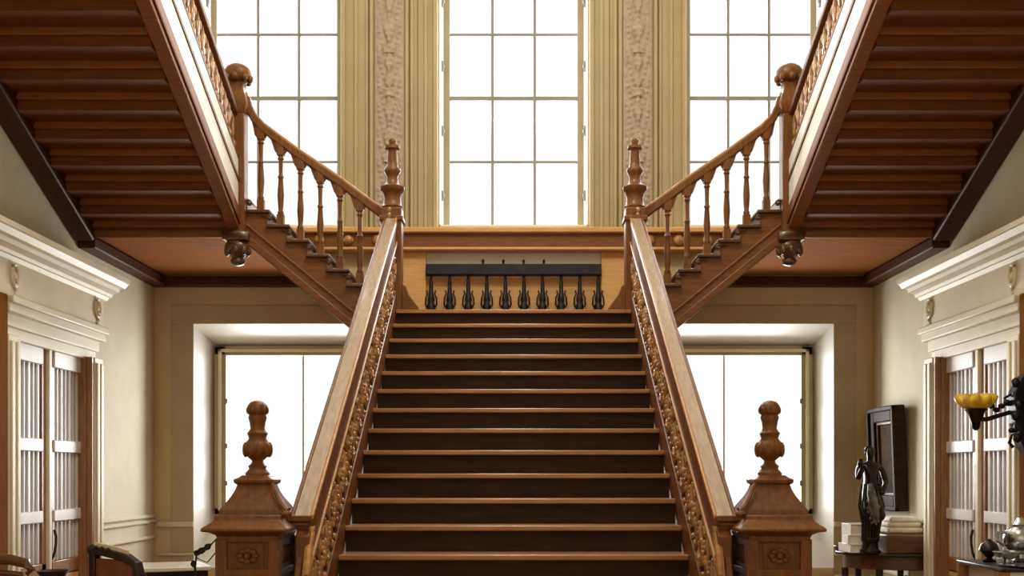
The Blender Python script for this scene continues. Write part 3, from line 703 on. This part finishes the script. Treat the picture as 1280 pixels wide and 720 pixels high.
o = MB().lathe([(.79,.09),(.797,.13),(.803,.135),(.80,.09),(.797,0)], 3.03, 6.86, 24).build('silver_plate', M['silver']); tag(o, 'flat silver plate lying in front of the urn on the corner table', 'plate')

# ------------------------------------------------------------------ left side: chair, marble table, plant, corner table
def rot_z(cx, cy, a): return Matrix.Translation((cx,cy,0)) @ Matrix.Rotation(a,4,'Z') @ Matrix.Translation((-cx,-cy,0))
cx, cy = -2.29, 7.20; R = rot_z(cx, cy, math.radians(-38))
ch = thing('armchair', (cx,cy,0), 'dark carved wooden chair with red-brown leather back beside the left door', 'chair')
b = MB(); b.box(cx-.24,cx+.24,cy-.22,cy+.24,.40,.47); b.xf(R).build('seat', M['leather'], ch, .03)
b = MB(); b.box(cx-.20,cx+.20,cy-.235,cy-.205,.50,.82); b.xf(R).build('backrest', M['leather'], ch, .01)
b = MB()
b.tube([(cx-.24,cy-.22,.868),(cx-.12,cy-.22,.862),(cx,cy-.22,.85),(cx+.12,cy-.22,.835),(cx+.22,cy-.22,.80),(cx+.25,cy-.22,.72)], 0, w=.05, h=.055, up=(0,1,0))
b.box(cx-.26,cx-.20,cy-.245,cy-.195,.45,.86); b.box(cx+.20,cx+.26,cy-.245,cy-.195,.45,.76); b.ball((cx-.245,cy-.22,.87),(.04,.04,.035),10,8)
b.xf(R).build('back_frame', M['ebony'], ch, .008)
b = MB(); b.tube([(cx-.22,cy-.225,.895),(cx-.1,cy-.225,.888),(cx+.02,cy-.225,.877),(cx+.14,cy-.225,.858)], 0, w=.045, h=.012, up=(0,1,0)); b.xf(R).build('crest_cap', M['linen'], ch, .004)
for k in range(3):
    MB().ball((cx-.17+.065*k,cy-.25,.888-.004*k),(.016,.012,.014),8,6).xf(R).build('stud', M['ebony'], ch)
for (dx,dy) in ((-.22,-.2),(.22,-.2),(-.22,.2),(.22,.2)):
    MB().lathe([(0,.02),(.04,.028),(.08,.02),(.25,.028),(.40,.032)], cx+dx, cy+dy, 12).xf(R).build('leg', M['ebony'], ch)
mt_ = thing('marble_table', (-2.47,8.35,0), 'small white topped table with dark edge between the chair and the left newel', 'table')
R = rot_z(-2.47,8.35,math.radians(24))
MB().box(-2.70,-2.24,8.08,8.62,.655,.685).xf(R).build('top', M['marble'], mt_, .006)
MB().box(-2.68,-2.26,8.10,8.60,.60,.654).xf(R).build('apron', M['ebony'], mt_, .004)
for (dx,dy) in ((-.19,-.23),(.19,-.23),(-.19,.23),(.19,.23)):
    MB().lathe([(0,.016),(.3,.02),(.60,.026)], -2.47+dx, 8.35+dy, 10).xf(R).build('leg', M['ebony'], mt_)
K = 7.95/7.45
def far(p): return (p[0]*K, 7.95, EZ+(p[2]-EZ)*K)
pl = thing('potted_sprig', (-2.155,7.95,0), 'thin dark leafy sprig in a pot standing just left of the left newel', 'plant')
MB().lathe([(0,.10),(.02,.11),(.22,.14),(.25,.15),(.25,.12),(.22,.0)], -2.155, 7.95, 18).build('pot', M['pot'], pl)
b = MB(); b.tube([far(p) for p in [(-2.02,7.45,.22),(-2.05,7.45,.50),(-2.06,7.45,.74),(-2.05,7.45,.82),(-1.98,7.45,.86),(-1.91,7.45,.935)]], [.010,.009,.008,.007,.006,.004], 7)
b.tube([far(p) for p in [(-2.05,7.45,.80),(-1.98,7.45,.77),(-1.93,7.45,.83)]], .005, 6); b.build('stem', M['leaf'], pl)
for (x,z,a,l) in ((-2.02,.845,.5,.09),(-2.05,.83,2.6,.05),(-1.905,.85,1.3,.07),(-1.89,.83,-1.0,.06),(-1.98,.87,.7,.07),(-2.07,.76,-1.4,.06)):
    b = MB(); d = Vector((cos(a),0,sin(a))); nrm = Vector((-sin(a),0,cos(a))); c = Vector(far((x,7.45,z))); pts = []
    for i in range(9): q = i/8; pts.append(c+d*l*(q-.5)+nrm*.022*sin(pi*q))
    for i in range(7,0,-1): q = i/8; pts.append(c+d*l*(q-.5)-nrm*.022*sin(pi*q))
    n = len(pts); b.add([p for p in pts]+[p+Vector((0,.006,0)) for p in pts], [list(range(n)), list(range(2*n-1,n-1,-1))]+[(i,(i+1)%n,n+(i+1)%n,n+i) for i in range(n)])
    b.build('leaf', M['leaf'], pl)
# settee arm bottom left
sa = thing('carved_settee', (-3.2,7.2,0), 'dark carved settee arm at the bottom left corner', 'settee')
b = MB(); b.tube([(-3.6,7.15,.80),(-3.3,7.15,.815),(-3.12,7.15,.81),(-3.02,7.15,.785),(-2.99,7.15,.745),(-3.02,7.15,.72)], [.03,.034,.034,.032,.026,.015], 10); b.tube([(-3.6,7.15,.72),(-3.2,7.15,.73),(-3.05,7.15,.715)], .02, 8)
b.build('arm', M['walnut'], sa)
b = MB(); b.box(-3.7,-2.98,7.1,7.9,.36,.48); b.build('seat', M['leather'], sa, .03)
MB().box(-3.75,-3.68,7.05,7.95,.36,1.0).build('backrest', M['ebony'], sa, .02)
for (x,y) in ((-3.02,7.14),(-3.02,7.86),(-3.68,7.14),(-3.68,7.86)):
    MB().lathe([(0,.025),(.1,.03),(.36,.035)], x, y, 12).build('leg', M['ebony'], sa)
MB().lathe([(.48,.03),(.55,.022),(.62,.032),(.70,.02)], -3.05, 7.15, 12).build('arm_post', M['ebony'], sa)
o = MB().lathe([(.481,.04),(.49,.06),(.53,.02),(.60,.02),(.66,.05),(.735,.10),(.73,.09),(.66,.035),(.65,.0)], -2.90, 7.25, 18)
ob = o.build('dark_bowl', M['ebony']); tag(ob, 'dark footed bowl standing on the settee end at the bottom left', 'bowl')

# ------------------------------------------------------------------ light, sky and camera
def area(name, loc, sx, sy, power, color, rx, rz=0):
    l = bpy.data.lights.new(name, 'AREA'); l.shape = 'RECTANGLE'; l.size = sx; l.size_y = sy; l.energy = power; l.color = color
    o = bpy.data.objects.new(name, l); C.objects.link(o); o.location = loc; o.rotation_euler = (rx, 0, rz); return o
day = (1.0, 0.985, 0.95)
area('window_daylight', (0,14.6,6.2), 1.9, 4.2, 330, day, -pi/2)
for s in (-1,1):
    area('window_daylight', (s*2.8,14.6,6.2), 1.8, 4.2, 330, day, -pi/2)
    area('window_daylight', (s*2.5,14.6,1.9), 2.2, 2.0, 260, day, -pi/2)
area('ceiling_fill', (0,4.0,8.6), 2.5, 2.5, 150, (1.0,0.88,0.70), 0)  # unseen fill lamp added under the ceiling to brighten the hall
area('front_fill', (0,-2.3,3.0), 7.0, 4.5, 60, (1.0,0.93,0.82), pi/2)  # broad unseen fill added behind the camera for the front faces
l = bpy.data.lights.new('stair_fill','POINT'); l.energy = 360; l.shadow_soft_size = .35; l.color = (1.0,0.93,0.80)  # unseen point fill added to brighten the string panels and niche
o = bpy.data.objects.new('stair_fill', l); C.objects.link(o); o.location = (0,8.6,7.2)
w = bpy.data.worlds.new('sky'); bpy.context.scene.world = w; w.use_nodes = True
t = w.node_tree; bg = t.nodes['Background']
bg.inputs[0].default_value = (1.0,0.985,0.96,1); bg.inputs[1].default_value = 1.15
sc_ = bpy.context.scene
sc_.view_settings.view_transform = 'Standard'
sc_.view_settings.look = 'None'
sc_.view_settings.exposure = 0.0
sc_.cycles.max_bounces = 8; sc_.cycles.diffuse_bounces = 5; sc_.cycles.transparent_max_bounces = 12
sc_.cycles.use_denoising = True
cam = bpy.data.cameras.new('camera'); co = bpy.data.objects.new('camera', cam); C.objects.link(co)
cam.sensor_width = 36; cam.lens = 36*F/1280; cam.shift_x = (640-CX)/1280; cam.shift_y = (HY-360)/1280
cam.clip_start = .05; cam.clip_end = 200
co.location = (0,0,EZ); co.rotation_euler = (pi/2,0,0)
sc_.camera = co
